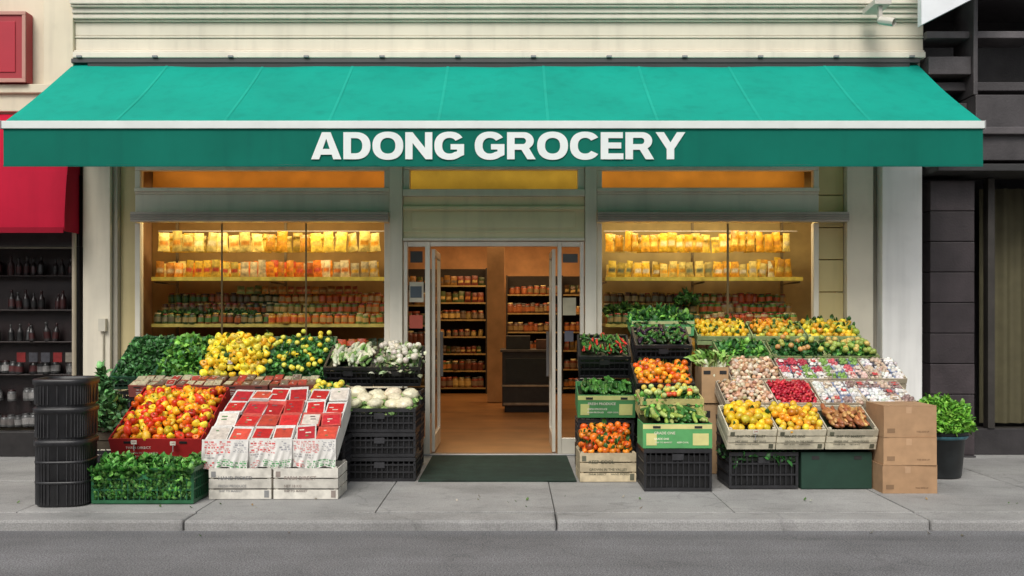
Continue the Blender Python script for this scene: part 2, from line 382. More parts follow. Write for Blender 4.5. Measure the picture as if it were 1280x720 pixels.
# ------------------------------------------------------------------ grocery building
BLD=empty('grocery_store_building')
be=np.array((.74,.68,.55)); bl=np.array((.78,.73,.61))
mb=MB()
mb.box(-4.95,4.66,11.05,11.35,3.34,5.6,be)
for a,b in ((-4.95,-3.9),(-2.5,-1.1),(.9,2.3),(3.7,4.66)): mb.box(a,b,11.05,11.35,5.601,7.6,be)
for a,b in ((-3.899,-2.501),(-1.099,.899),(2.301,3.699)):
    mb.box(a,b,11.2,11.3,5.601,7.6,(.05,.06,.07)); mb.box((a+b)/2-.04,(a+b)/2+.04,11.14,11.19,5.602,7.6,bl); mb.box(a,b,11.13,11.19,6.55,6.63,bl)
mb.box(-4.95,4.66,11.05,11.35,7.602,9.2,be); mb.box(-5.1,4.8,10.8,11.5,9.202,9.5,bl)
mb.box(-4.95,-4.72,11.36,20.6,0,9.2,be*.8); mb.box(4.3,4.66,11.36,20.6,0,9.2,be*.8); mb.box(-4.71,4.29,20.3,20.6,0,9.2,be*.8); mb.box(-4.71,4.29,11.36,20.29,3.7,3.9,be*.8)
mb.box(-4.86,-4.55,10.96,11.35,0,3.339,be); mb.box(-4.9,-4.5,10.93,11.3,0,.25,be*.8)
mb.box(-4.545,-4.49,11.02,11.3,0,3.339,be*.55); mb.box(-4.488,-4.30,11.1,11.3,0,3.339,(.62,.52,.28))
mb.box(3.80,4.10,10.98,11.35,0,3.339,be); mb.box(4.17,4.62,10.9,11.35,0,3.339,(.86,.85,.82)); mb.box(4.13,4.66,10.88,11.2,0,.3,(.7,.67,.6))
mb.box(4.101,4.169,11.06,11.3,0,3.339,be*.4)
for k in range(9): mb.box(3.50,3.795,11.08+.002*(k%2),11.3,.02+k*.37,.38+k*.37,np.array((.66,.54,.26))*random.uniform(.9,1.1))
mb.build('walls',M_stone,BLD,bevel=.008)
mb=MB()
def band(y,z0,z1,c=bl,a=-4.96,b=4.67): mb.box(a,b,y,11.045,z0,z1,c)
band(10.92,4.505,4.575); band(10.95,4.579,4.60); band(10.99,4.604,4.74,be); band(10.975,4.744,4.765); band(10.985,4.769,4.92,be); band(10.955,4.924,4.945); band(10.92,4.949,5.00); band(10.90,5.004,5.06); band(10.86,5.064,5.085); band(10.84,5.089,5.30)
mb.box(-4.8,4.5,10.94,11.044,4.36,4.495,(.04,.04,.04))
mb.build('cornice',M_stone,BLD,bevel=.010)
mb=MB()
def fr(x0,x1,z0,z1,y0=11.0,y1=11.12,c=bl): mb.box(x0,x1,y0,y1,z0,z1,c)
fr(-1.39,-1.245,0,3.339,10.97); fr(.83,.96,0,3.339,10.97)
for a,b in ((-4.295,-1.395),(.965,3.495)):
    fr(a,b,2.77,2.979,11.03); fr(a,b,3.006,3.05,11.0); fr(a,b,2.98,3.005,11.02)
    fr(a,b,3.25,3.339,11.02)
    fr(a,b,0,.72,11.0,11.2,be*.8); fr(a,b,.721,.78,10.95,11.2)
    fr(a,a+.06,.781,2.65,11.02); fr(b-.06,b,.781,2.65,11.02)
    fr(a,a+.06,3.051,3.249,11.02); fr(b-.06,b,3.051,3.249,11.02)
pc=np.array((.80,.74,.48))
fr(-1.24,.825,2.48,2.95,11.03,11.12,pc); fr(-1.24,.825,2.951,3.03,10.97); fr(-1.24,.825,2.54,2.565,11.01,11.12,pc); fr(-1.24,.825,2.80,2.84,10.99,11.12,pc); fr(-1.24,.825,2.445,2.479,10.99)
fr(-1.14,.72,2.59,2.78,11.015,11.12,pc)
fr(-1.24,.825,3.26,3.339,11.02); fr(-1.24,-1.17,3.031,3.259,11.02); fr(.75,.825,3.031,3.259,11.02)
mb.build('window_frames',M_stone,BLD,bevel=.006)
mb=MB(); g=(.50,.46,.40)
for a,b in ((-4.3,-1.395),(.965,3.8)):
    mb.box(a,b,10.90,11.025,2.655,2.765,g)
    for z in (2.675,2.70,2.725): mb.box(a,b,10.893,10.899,z,z+.012,(.35,.32,.28))
for k in range(3): mb.box(-4.28+k*.96,-4.28+k*.96+.02,11.04,11.055,.79,2.65,(.2,.14,.06))
mb.box(2.45,2.475,11.04,11.055,.79,2.65,(.3,.22,.1))
mb.build('shutter_housing',M_metal,BLD,bevel=.004)
mb=MB(); al=(.72,.68,.58)
for a,b in ((-1.235,-1.19),(-.99,-.935),(.52,.565),(.775,.82)): mb.box(a,b,11.02,11.1,.02,2.44,al)
mb.box(-1.189,-.991,11.03,11.09,2.38,2.44,al); mb.box(-.934,.519,11.03,11.09,2.385,2.44,al); mb.box(.566,.774,11.03,11.09,2.38,2.44,al)
mb.box(-1.189,-.991,11.03,11.09,.02,.2,al); mb.box(.566,.774,11.03,11.09,.02,.2,al); mb.box(-1.23,.82,11.0,11.13,.002,.019,(.3,.3,.3))
for xx in (.46,-.925):
    for y in (11.12,11.94): mb.box(xx,xx+.04,y,y+.06,.03,2.36,al)
    mb.box(xx,xx+.04,11.181,11.939,.03,.22,al); mb.box(xx,xx+.04,11.181,11.939,2.28,2.36,al)
mb.box(.42,.455,11.86,11.885,.85,1.4,(.2,.2,.2)); mb.box(-.88,-.845,11.86,11.885,.85,1.4,(.2,.2,.2))
mb.build('door_frame',M_metal,BLD,bevel=.004)
mb=MB()
def pane(x0,x1,z0,z1,y=11.065): mb.add([(x0,y,z0),(x1,y,z0),(x1,y,z1),(x0,y,z1)],[[0,1,2,3]])
pane(-4.24,-1.45,.78,2.65);pane(1.02,3.44,.78,2.65);pane(-4.24,-1.45,3.05,3.25);pane(1.02,3.44,3.05,3.25);pane(-1.17,.75,3.03,3.26)
pane(-1.19,-.99,.2,2.38);pane(.565,.775,.2,2.38)
for x in (.48,-.905): mb.add([(x,11.18,.22),(x,11.94,.22),(x,11.94,2.28),(x,11.18,2.28)],[[0,1,2,3]])
mb.build('window_glass',M_glass,BLD)
mb=MB()
mb.box(-1.17,-1.01,11.045,11.05,1.75,1.98,(.5,.46,.36)); mb.box(-1.16,-1.03,11.04,11.044,1.80,1.93,(.08,.1,.12)); mb.box(-1.16,-1.02,11.045,11.05,2.2,2.33,(.05,.05,.05))
mb.box(-1.17,-1.02,11.045,11.05,1.45,1.6,(.4,.08,.05)); mb.box(.58,.73,11.045,11.05,1.6,1.8,(.4,.36,.25)); mb.box(.6,.7,11.045,11.05,1.3,1.42,(.08,.08,.1)); mb.box(.58,.75,11.045,11.05,2.2,2.3,(.1,.1,.1))
mb.build('door_stickers',M_card,BLD)

# interior shell
mb=MB(); ow=(.60,.34,.16)
mb.box(-4.70,4.28,20.1,20.29,.02,3.6,ow); mb.box(-4.71,-4.6,11.37,20.09,.02,3.6,ow); mb.box(4.2,4.29,11.37,20.09,.02,3.6,ow)
mb.box(-4.59,4.19,11.37,20.09,3.45,3.6,(.6,.5,.36))
mb.box(-.45,-.14,17.5,17.7,.03,3.44,(.62,.40,.20))
mb.box(-4.59,-1.5,12.35,12.4,.02,3.44,(.34,.20,.06)); mb.box(1.1,4.19,12.35,12.4,.02,3.44,(.46,.34,.14))
mb.box(-4.25,-1.42,11.46,11.48,2.98,3.36,(.46,.20,.03)); mb.box(1.0,3.46,11.46,11.48,2.98,3.36,(.46,.23,.04)); mb.box(-1.2,.78,11.46,11.48,2.95,3.36,(.38,.31,.06))
mb.build('interior_walls',M_wall,BLD)
mb=MB(); mb.box(-4.7,4.28,11.14,20.09,-.03,.018); mb.build('interior_floor',M_floor,BLD)

def jars(mb,x0,x1,y,z,H,T,cols,labs,sp,caps=((.05,.05,.05),),rows=1,rs=.1,p=.97):
    for r in range(rows):
        xs=np.arange(x0+sp/2,x1-sp/3,sp); xs=xs[rng.random(len(xs))<p]; n=len(xs)
        if n==0: continue
        P=np.stack([xs+rng.normal(0,sp*.06,n),np.full(n,y+r*rs)+rng.normal(0,.012,n),np.full(n,z)],1)
        blk=np.repeat(rng.integers(0,len(cols),n//3+2),3)[:n]; C=np.array(cols)[blk]*rng.uniform(.55,1.15,(n,1))
        Lb=np.array(labs)[np.repeat(rng.integers(0,len(labs),n//3+2),3)[:n]]*rng.uniform(.7,1.1,(n,1))
        CC=C[:,None,:]*(1-T[2][None,:,None])+Lb[:,None,:]*T[2][None,:,None]
        if len(T)>3: 
            K=pal(caps,n,.05); CC=CC*(1-T[3][None,:,None])+K[:,None,:]*T[3][None,:,None]
        if len(T)==3: s=np.stack([np.full(n,sp*1.02),np.full(n,sp*.5),H*rng.uniform(.8,1.05,n)],1); az=rng.normal(0,.25,n)
        else: s=H*rng.uniform(.85,1.08,n); az=rng.uniform(0,6.28,n)
        mb.scatter((T[0],T[1]),rot(rng.normal(0,.05,n),rng.normal(0,.06,n),az,s),P,CC,1 if len(T)==3 else 0)
YEL=[(.78,.46,.03),(.82,.56,.07),(.74,.34,.02),(.80,.60,.16)]; ORG=[(.78,.20,.01),(.80,.44,.06),(.78,.62,.32),(.76,.28,.02),(.7,.1,.02)]
def window_shelf(name,x0,x1,right):
    mb=MB(); sh=(.38,.27,.07)
    mb.box(x0,x1,11.40,11.85,2.02,2.045,sh,2); mb.box(x0,x1,11.38,11.399,2.005,2.05,(.72,.58,.10),2)
    mb.box(x0,x1,11.40,12.2,1.47,1.495,sh,2); mb.box(x0,x1,11.38,11.399,1.46,1.5,(.60,.50,.12),2)
    mb.box(x0,x1,11.62,12.2,1.60,1.615,sh,2); mb.box(x0,x1,11.84,12.2,1.73,1.745,sh,2)
    for x in (x0,(x0+x1)/2,x1-.03):
        mb.box(x,x+.03,12.2,12.23,.03,2.9,(.2,.15,.08),2); mb.box(x,x+.02,11.45,12.19,1.98,2.0,(.2,.15,.08),2)
    mb.box(x0,x1,11.60,11.62,2.60,2.615,(.3,.25,.2),2)
    jars(mb,x0+.02,x1-.02,11.56,2.36,.24,BAG,YEL,[(.82,.56,.12),(.8,.34,.02),(.8,.66,.35),(.6,.25,.03)],.105 if right else .14,p=.97,rows=1)
    jars(mb,x0+.02,x1-.02,11.75,2.36,.23,BAG,YEL,[(.7,.45,.10)],.13,p=.9)
    if right:
        jars(mb,x0+.02,x1-.3,11.46,2.047,.19,BAG,YEL+[(.82,.72,.42)],[(.8,.7,.5),(.2,.22,.12),(.82,.40,.03)],.105,p=.97,rows=2,rs=.12)
        jars(mb,x1-.5,x1-.02,11.46,2.047,.24,BAG,YEL,[(.7,.5,.1)],.1,rows=2,rs=.12)
    else:
        jars(mb,x0+.02,x1-.02,11.46,2.047,.21,BAG,ORG+YEL,[(.80,.60,.3),(.8,.22,.02),(.75,.40,.03),(.6,.08,.03)],.11,p=.98,rows=2,rs=.13)
    caps=[(.5,.4,.2),(.06,.04,.03),(.3,.04,.03),(.4,.25,.04)]
    dk=[(.06,.11,.03),(.14,.06,.03),(.22,.10,.03),(.04,.07,.03)]; lb=[(.40,.30,.12),(.08,.18,.05),(.42,.12,.04),(.2,.18,.1)]
    for r,(yy,zz) in enumerate(((11.42,1.497),(11.66,1.617),(11.88,1.747))):
        m=x0+(x1-x0)*.5
        jars(mb,x0+.02,m,yy,zz,.125,JAR,dk,lb,.085,caps,rows=2,rs=.09)
        jars(mb,m,x1-.02,yy,zz,.125,JAR,[(.75,.18,.02),(.65,.32,.04),(.18,.26,.05)] if not right else [(.12,.28,.05),(.6,.10,.03),(.5,.38,.2)],[(.66,.40,.12),(.66,.14,.04)],.085,caps,rows=2,rs=.09)
    if not right: jars(mb,x0+.9,x1-.3,11.75,1.86,.10,BAG,[(.7,.26,.04),(.3,.35,.08),(.6,.12,.03)],[(.7,.45,.1)],.1)
    mb.box(x0,x1,11.4,12.2,1.08,1.10,sh,2); jars(mb,x0,x1,11.45,1.1,.22,BAG,dk+ORG,lb,.12,rows=2,rs=.14)
    o=mb.build(name,[M_fruit,M_pack,M_wood])
    m2=MB()
    if right:
        leafcloud(m2,x0+.85,x0+1.1,11.42,11.6,1.76,160,.06,[(.06,.18,.03),(.04,.12,.02)],.7,.08)
        leafcloud(m2,x0+.0,x0+.5,11.42,11.6,1.66,260,.06,[(.08,.2,.03),(.04,.12,.02)],.9,.05)
    else:
        leafcloud(m2,x0+.05,x0+1.2,11.42,11.6,1.62,500,.05,[(.05,.15,.03),(.03,.09,.02)],.9,.03)
    m2.build('herbs',[M_fruit,M_leaf],o)
window_shelf('window_display_shelf',-4.24,-1.5,False)
window_shelf('window_display_shelf',1.1,3.42,True)

def rack(name,x0,x1,y,H,nsh,cols,labs,dep=.45,T=JAR,sp=.1,body=(.03,.025,.02),ph=.2):
    mb=MB(); mb.box(x0,x0+.03,y,y+dep,.02,H,body,2); mb.box(x1-.03,x1,y,y+dep,.02,H,body,2); mb.box(x0+.031,x1-.031,y+dep-.02,y+dep,.02,H,body,2)
    st=(H-.15)/nsh
    for i in range(nsh):
        z=.12+i*st; mb.box(x0+.031,x1-.031,y,y+dep-.021,z,z+.02,body,2); mb.box(x0+.031,x1-.031,y-.006,y-.001,z-.005,z+.025,(.35,.26,.10),2)
        jars(mb,x0+.05,x1-.04,y+.07,z+.02,min(ph,st*.7)*random.uniform(.7,1.15),random.choice([T,BAG,T]),cols,labs,sp*random.uniform(.8,1.4),[(.7,.6,.3),(.1,.1,.1),(.4,.1,.05)],rows=2,rs=.11,p=.93)
    mb.build(name,[M_fruit,M_pack,M_wood])
warm=[(.30,.16,.04),(.1,.06,.03),(.4,.26,.08),(.2,.05,.03),(.08,.12,.04)]; wl=[(.6,.45,.16),(.5,.22,.06),(.25,.2,.14),(.15,.05,.03)]
rack('grocery_shelf',-2.8,-.5,19.5,2.55,7,warm,wl)
rack('grocery_shelf',-.12,.95,19.4,2.4,6,[(.3,.08,.03),(.1,.05,.03)],[(.4,.15,.06),(.3,.22,.1)])
rack('grocery_shelf',1.0,3.9,19.5,2.4,6,warm,wl)
rack('grocery_shelf',-2.6,-1.30,15.6,2.1,6,warm,wl); rack('grocery_shelf',1.3,3.6,15.0,2.1,6,warm,wl)
mb=MB(); k=(.02,.02,.018)
mb.box(-.16,.68,15.7,16.4,.12,1.0,k); mb.box(-.12,.64,15.75,16.35,.02,.119,(.01,.01,.01)); mb.box(-.19,.71,15.66,16.45,1.001,1.04,(.05,.045,.04))
mb.box(-.1,.62,15.69,15.699,.5,.9,(.008,.012,.01)); mb.box(-.17,.69,15.68,15.699,.44,.47,(.3,.25,.18)); mb.box(-.1,.3,15.9,16.2,1.041,1.26,k); mb.box(.4,.62,15.9,16.1,1.041,1.2,(.1,.05,.03))
mb.box(-.14,.66,15.68,15.699,.14,.18,(.3,.25,.2))
mb.build('checkout_counter',M_plast,bevel=.01)

def area(name,x,y,z,sx,sy,p,col=(1,.66,.32),rotx=0):
    l=bpy.data.lights.new(name,'AREA'); l.shape='RECTANGLE'; l.size=sx; l.size_y=sy; l.energy=p; l.color=col
    o=bpy.data.objects.new(name,l); o.location=(x,y,z); o.rotation_euler=(rotx,0,0); COL.objects.link(o)
    mb=MB(); mb.box(x-sx/2,x+sx/2,y-sy/2,y+sy/2,z+.04,z+.06,(.6,.6,.58)); q=mb.build('ceiling_light',M_paint); o.parent=q
area('lamp',-2.85,11.23,2.88,2.6,.12,24,(1,.80,.46),math.radians(35)); area('lamp',2.2,11.23,2.88,2.3,.12,23,(1,.83,.5),math.radians(35))
area('lamp',0,14,3.38,2.5,1.2,36,(1,.68,.38)); area('lamp',0,18,3.38,3,1.6,82,(1,.62,.31))
area('lamp',-.4,11.25,3.31,7.6,.04,9,(1,.7,.3),math.radians(40))

# ------------------------------------------------------------------ awning
AW=empty('green_awning'); mb=MB()
g1=np.array((.004,.36,.275)); X0,X1=-4.98,4.61
nx,ny=160,12; V=[];F=[]
for j in range(ny+1):
    t=j/ny
    for i in range(nx+1):
        u=i/nx; x=X0+(X1-X0)*u; pnl=(u*9)%1
        sag=-.022*math.sin(math.pi*t)*(1+.6*math.sin(math.pi*pnl))-.006*math.sin(math.pi*pnl)*t
        z=4.45+(3.50-4.45)*t+sag; V.append((x,11.0-1.5*t,z+.005*math.sin(u*23+3*t)+.003*math.sin(u*71+6*t)))
for j in range(ny):
    for i in range(nx): a=j*(nx+1)+i; F.append((a,a+1,a+nx+2,a+nx+1))
mb.add(V,np.array(F)[:,::-1],g1,0,True)
V=np.array(V)
for k in range(1,9):
    i0=round(nx*k/9); W=[];G=[]
    for j in range(ny+1):
        p=V[j*(nx+1)+i0]; W+= [(p[0]-.014,p[1]-.002,p[2]+.003),(p[0]+.014,p[1]-.002,p[2]+.003)]
    for j in range(ny): G.append((2*j,2*j+1,2*j+3,2*j+2))
    mb.add(W,np.array(G)[:,::-1],g1*1.12+.008,0,True)
V=[];F=[]; nx=200
for j in range(5):
    t=j/4
    for i in range(nx+1):
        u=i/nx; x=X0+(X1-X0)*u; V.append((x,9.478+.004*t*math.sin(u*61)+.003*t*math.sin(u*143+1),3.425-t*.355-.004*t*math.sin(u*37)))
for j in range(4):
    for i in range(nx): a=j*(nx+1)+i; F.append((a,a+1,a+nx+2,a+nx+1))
mb.add(V,F,g1*np.array((.6,.46,.43)),0,True)  # same cloth as the top; shade of the upright face painted into its colour
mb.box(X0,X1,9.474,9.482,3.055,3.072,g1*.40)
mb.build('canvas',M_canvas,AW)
mb=MB(); mb.box(X0-.01,X1+.01,9.455,9.52,3.425,3.50,(.70,.75,.72)); mb.box(X0-.02,X0-.011,9.45,9.525,3.42,3.505,(.3,.3,.3)); mb.box(X1+.011,X1+.02,9.45,9.525,3.42,3.505,(.3,.3,.3))
mb.box(X0,X1,10.93,11.03,4.452,4.50,(.05,.05,.05))
for k in range(12): x=X0+.1+k*(X1-X0-.2)/11; mb.box(x-.03,x+.03,10.9,11.02,4.505,4.53,(.25,.25,.25))
mb.build('front_bar',M_paint,AW,bevel=.006)
mb=MB()
def strut(p,q,r=.02,c=(.6,.6,.58)):
    p=Vector(p);q=Vector(q);d=q-p;T=lathe([(r,0),(r,1)],8);R=np.array(d.to_track_quat('Z','Y').to_matrix());V=T[0]*[1,1,d.length]
    mb.add(V@R.T+np.array(p),T[1],c,0,True)
for s,x in ((1,-4.7),(-1,4.3)):
    strut((x,11.0,3.9),(x+s*.75,10.25,3.68)); strut((x+s*.75,10.25,3.68),(x,9.52,3.46)); mb.box(x-.06,x+.06,10.9,11.04,3.8,4.0,(.5,.5,.5))
mb.build('folding_arms',M_metal,AW)
def arc(cx,cy,rx,ry,a0,a1,n=22): return [(cx+rx*math.cos(math.radians(a0+(a1-a0)*i/n)),cy+ry*math.sin(math.radians(a0+(a1-a0)*i/n))) for i in range(n+1)]
def ell(cx,cy,rx,ry,a0=0,a1=360,n=40,e=.88):
    o=[]
    for i in range(n+1):
        t=math.radians(a0+(a1-a0)*i/n); c,s=math.cos(t),math.sin(t); o.append((cx+rx*abs(c)**e*(1 if c>0 else -1),cy+ry*abs(s)**e*(1 if s>0 else -1)))
    return o
GL={
'A':(1.12,[[(0,0),(.40,1),(.72,1),(1.12,0),(.82,0),(.765,.17),(.355,.17),(.30,0)],[(.43,.38),(.69,.38),(.56,.76)]]),
'D':(1.0,[[(0,0),(0,1),(.45,1)]+ell(.45,.5,.55,.5,90,-90,24)[1:],[(.28,.22),(.28,.78),(.44,.78)]+ell(.44,.5,.26,.28,90,-90,18)[1:]]),
'O':(1.14,[ell(.57,.5,.57,.52)[:-1],ell(.57,.5,.28,.29)[:-1]]),
'N':(1.0,[[(0,0),(0,1),(.27,1),(.73,.42),(.73,1),(1,1),(1,0),(.75,0),(.27,.60),(.27,0)]]),
'G':(1.12,[ell(.56,.5,.56,.52,33,310,36)+[(1.10,.16),(1.10,.56),(.60,.56),(.60,.36),(.84,.36),(.84,.29)]+ell(.56,.5,.27,.29,308,36,30)]),
'R':(1.04,[[(0,0),(0,1),(.6,1)]+arc(.62,.68,.37,.32,90,-58,16)+[(1.06,0),(.75,0),(.53,.35),(.28,.35),(.28,0)],[(.28,.56),(.28,.79),(.58,.79)]+arc(.59,.675,.11,.115,80,-80,8)+[(.58,.56)]]),
'C':(1.06,[ell(.56,.5,.56,.52,33,327,36)+ell(.56,.5,.27,.29,322,38,30)]),
'E':(.84,[[(0,0),(0,1),(.82,1),(.82,.78),(.28,.78),(.28,.62),(.76,.62),(.76,.40),(.28,.40),(.28,.22),(.84,.22),(.84,0)]]),
'Y':(1.1,[[(.41,0),(.41,.38),(0,1),(.31,1),(.55,.62),(.79,1),(1.1,1),(.69,.38),(.69,0)]])}
cu=bpy.data.curves.new('l','CURVE'); cu.dimensions='2D'; cu.fill_mode='BOTH'; cu.extrude=.002
x=0
for ch in 'ADONG GROCERY':
    if ch==' ': x+=.30; continue
    w,pl=GL[ch]
    for p in pl:
        s=cu.splines.new('POLY'); s.points.add(len(p)-1)
        for i,(a,b) in enumerate(p): s.points[i].co=(x+a,b,0,1)
        s.use_cyclic_u=True
    x+=w+.075
tw=x-.075; o=bpy.data.objects.new('l',cu); COL.objects.link(o); dg=bpy.context.evaluated_depsgraph_get(); me=bpy.data.meshes.new_from_object(o.evaluated_get(dg)); bpy.data.objects.remove(o)
me.name='lettering'; lo=bpy.data.objects.new('lettering',me); COL.objects.link(lo); k=3.66/tw
me.transform(Matrix.Translation((-1.965,9.468,3.125))@Matrix.Rotation(math.pi/2,4,'X')@Matrix.Diagonal((k,.265,1,1)))
me.materials.clear(); me.materials.append(pmat('white_lettering',(.76,.82,.80),rough=.7,var=.04)); lo.parent=AW

# ------------------------------------------------------------------ neighbours
NB=empty('neighbouring_shop_building'); mb=MB(); cr=np.array((.74,.66,.50))
mb.box(-14,-4.96,11.0,11.4,3.95,9.2,cr); mb.box(-14,-4.96,11.41,20,0,9.2,cr*.8)
mb.box(-5.3,-4.962,10.94,10.998,4.205,9.2,cr*1.03); mb.box(-14,-4.962,10.88,10.93,4.10,4.2,cr); mb.box(-14,-4.962,10.931,10.998,3.9,4.20,cr*.95)
mb.box(-14,-4.99,10.99,11.2,3.2,3.94,cr*.7)
mb.build('walls',M_stone,NB,bevel=.01)
mb=MB(); dk=(.02,.018,.018)
mb.box(-14,-4.90,10.95,11.05,2.38,3.19,dk); mb.box(-14,-4.90,10.95,11.1,0,.28,dk); mb.box(-4.97,-4.90,10.96,11.1,.281,2.379,dk); mb.box(-6.9,-6.8,10.96,11.1,.281,2.379,dk); mb.box(-9.4,-9.3,10.96,11.1,.281,2.379,dk)
for z in (.9,1.28,1.65,2.05): mb.box(-9.2,-4.98,11.25,11.39,z,z+.015,(.03,.02,.018))
mb.box(-14,-4.99,11.398,11.408,.28,2.38,(.015,.008,.008)); mb.build('shopfront_frame',M_plast,NB,bevel=.005)
mb=MB()
for z in (.3,.6,.915,1.295,1.665,2.065): jars(mb,-8,-5.0,11.3,z,.15 if z<1.2 else .22,BOTTLE if z>1.2 else JAR,[(.015,.008,.008),(.03,.028,.028),(.03,.012,.012)] if z>1.2 else [(.12,.12,.12),(.04,.04,.04)],[(.06,.05,.045),(.05,.015,.015),(.02,.02,.02)] if z>1.2 else [(.2,.18,.17),(.1,.03,.03),(.3,.29,.28)],.085,[(.05,.05,.05),(.03,.01,.01)],rows=1,p=.8)
for i in range(5): mb.box(-5.7+i*.14,-5.6+i*.14,11.14,11.15,1.06,1.17,random.choice([(.2,.02,.02),(.2,.18,.15),(.06,.06,.07)]))
mb.build('bottle_display',[M_fruit,M_pack],NB)
mb=MB(); mb.add([(-9.29,11.03,.281),(-4.98,11.03,.281),(-4.98,11.03,2.379),(-9.29,11.03,2.379)],[[0,1,2,3]]); mb.build('shopfront_glass',M_glass,NB)
mb=MB(); red=np.array((.52,.010,.04)); V=[];F=[]
prof=[(10.98,3.88),(10.86,3.80),(10.76,3.60),(10.70,3.35),(10.64,3.0),(10.60,2.72),(10.595,2.52)]
for x in np.linspace(-8.4,-4.90,60):
    for y,z in prof: V.append((x,y+.008*math.sin(x*19+z*5)+.006*math.sin(x*7-z*4),z))
m=len(prof)
for i in range(59):
    for j in range(m-1): a=i*m+j; F.append((a,a+1,a+m+1,a+m))
mb.add(V,F,red,0,True)
mb.add([(-4.90,y,z) for y,z in prof]+[(-4.90,10.98,z) for y,z in prof],[(j,j+1,j+1+m,j+m) for j in range(m-1)],red*.8)
mb.box(-8.4,-4.9,10.57,10.58,2.50,2.56,red*.6)
mb.build('red_awning',M_canvas)
mb=MB(); mb.box(-7.2,-5.44,10.84,10.99,4.21,5.0,(.35,.02,.03)); 
for a in ((-7.2,-5.44,4.96,5.0),(-7.2,-5.44,4.205,4.25)): mb.box(a[0],a[1],10.82,10.839,a[2],a[3],(.5,.25,.2))
mb.box(-5.48,-5.44,10.82,10.839,4.251,4.959,(.5,.25,.2)); mb.box(-7.1,-5.56,10.83,10.838,4.32,4.89,(.42,.012,.03)); mb.build('shop_sign',M_paint,bevel=.004)

RB=empty('dark_stone_building'); mb=MB(); dg_=np.array((.050,.045,.047))
for k in range(9): mb.box(4.72,5.22,10.92+.004*(k%2),11.3,.02+k*.345,.358+k*.345,np.array((.045,.035,.038))*random.uniform(.75,1.3))
mb.box(4.665,14,11.0,11.35,4.15,4.25,dg_)
mb.box(5.15,14,10.75,11.3,3.32,4.05,dg_*1.1); mb.box(5.18,14,10.68,10.748,3.60,3.68,dg_*1.8); mb.box(4.67,5.149,10.95,11.3,3.262,4.0,dg_)
mb.box(4.665,14,10.6,11.3,3.18,3.26,(.03,.03,.03)); 
mb.box(5.15,5.2,10.8,11.3,4.06,5.6,dg_*1.2); mb.box(6.4,6.6,10.8,11.3,4.06,5.6,dg_); mb.box(4.665,14,11.9,20,0,9.2,dg_*.6)
mb.box(4.665,14,11.0,11.88,5.2,9.2,dg_); mb.box(4.67,5.148,10.85,11.3,4.3,4.5,dg_*1.2); mb.box(4.67,5.9,10.9,11.3,4.72,4.8,dg_*2)
mb.box(4.72,5.22,10.88,11.2,0,.019,dg_); mb.box(5.23,14,11.1,11.3,0,.3,dg_*.7)
for x in (5.45,6.4,8): mb.box(x,x+.08,11.08,11.2,.301,3.17,(.04,.035,.03))
mb.build('walls',M_dark,RB,bevel=.008)
mb=MB()
V=[];F=[]
for i in range(120):
    x=5.55+i*.03
    for z in (.32,3.1): V.append((x,11.5+.03*math.sin(i*1.1)+.01*math.sin(i*.37),z))
for i in range(119): F.append((2*i,2*i+2,2*i+3,2*i+1))
mb.add(V,F,(.10,.088,.045),0,True); mb.build('curtain',M_card,RB)
mb=MB(); mb.add([(5.24,11.14,.3),(9,11.14,.3),(9,11.14,3.17),(5.24,11.14,3.17)],[[0,1,2,3]]); mb.build('window_glass',M_glass,RB)
mb=MB(); mb.add([(4.40,10.4,4.72),(5.3,10.4,5.18),(5.3,10.5,5.18),(4.40,10.5,4.72),(4.40,10.4,6.0),(5.3,10.4,6.0),(5.3,10.5,6.0),(4.40,10.5,6.0)],BOXF,(.76,.78,.80)); mb.box(4.7,4.74,10.501,11.0,5.4,5.44,(.2,.2,.2)); mb.build('projecting_sign',M_paint)
mb=MB(); mb.box(3.92,4.10,10.45,10.83,4.96,5.02,(.6,.56,.5)); mb.box(3.98,4.02,10.50,10.56,4.80,4.959,(.5,.47,.42)); strut((3.99,10.5,4.80),(4.10,10.38,4.74),.045,(.6,.57,.5)); strut((3.99,10.52,5.02),(3.99,10.52,5.6),.012,(.3,.3,.3)); mb.build('security_camera',M_paint,bevel=.004)
mb=MB(); strut((-4.93,10.90,0.0),(-4.93,10.90,3.9),.025,(.4,.34,.25)); mb.build('drainpipe',M_paint)
mb=MB(); mb.box(-4.66,-4.58,10.9,10.955,1.42,1.56,(.6,.56,.46)); strut((-4.62,10.94,0),(-4.62,10.94,1.42),.01,(.5,.46,.36)); mb.build('electrical_box',M_paint)
for i,(a,b,hh,c) in enumerate(((-40,-14,9,(.36,.18,.12)),(-13.9,-1,8,(.5,.44,.34)),(-.9,13,9.5,(.32,.2,.15)),(13.1,40,8.5,(.42,.4,.36)))):
    E=empty('brick_building' if i%2==0 else 'stucco_building'); mb=MB(); c=np.array(c)
    mb.box(a,b,-28,-18,-.08,hh,c); mb.box(a-.05,b+.05,-17.999,-17.6,hh-.5,hh+.1,c*.8); mb.box(a,b,-17.999,-17.85,3.2,3.7,c*.5)
    x=a+1
    while x<b-1.5:
        for z in (4.4,7.2):
            if z+1.7<hh-.6: mb.box(x,x+1.1,-17.998,-17.97,z,z+1.7,(.04,.05,.06)); mb.box(x-.08,x+1.18,-17.998,-17.88,z-.12,z-.01,c*1.2)
        mb.box(x-.5,x+1.5,-17.998,-17.95,.5,3.0,(.04,.045,.05)); x+=2.4
    mb.build('walls',M_stone,E)

mb=MB(); mb.box(-.90,.62,9.27,10.95,.003,.016,(1,1,1)); mb.build('door_mat',M_mat,bevel=.004)

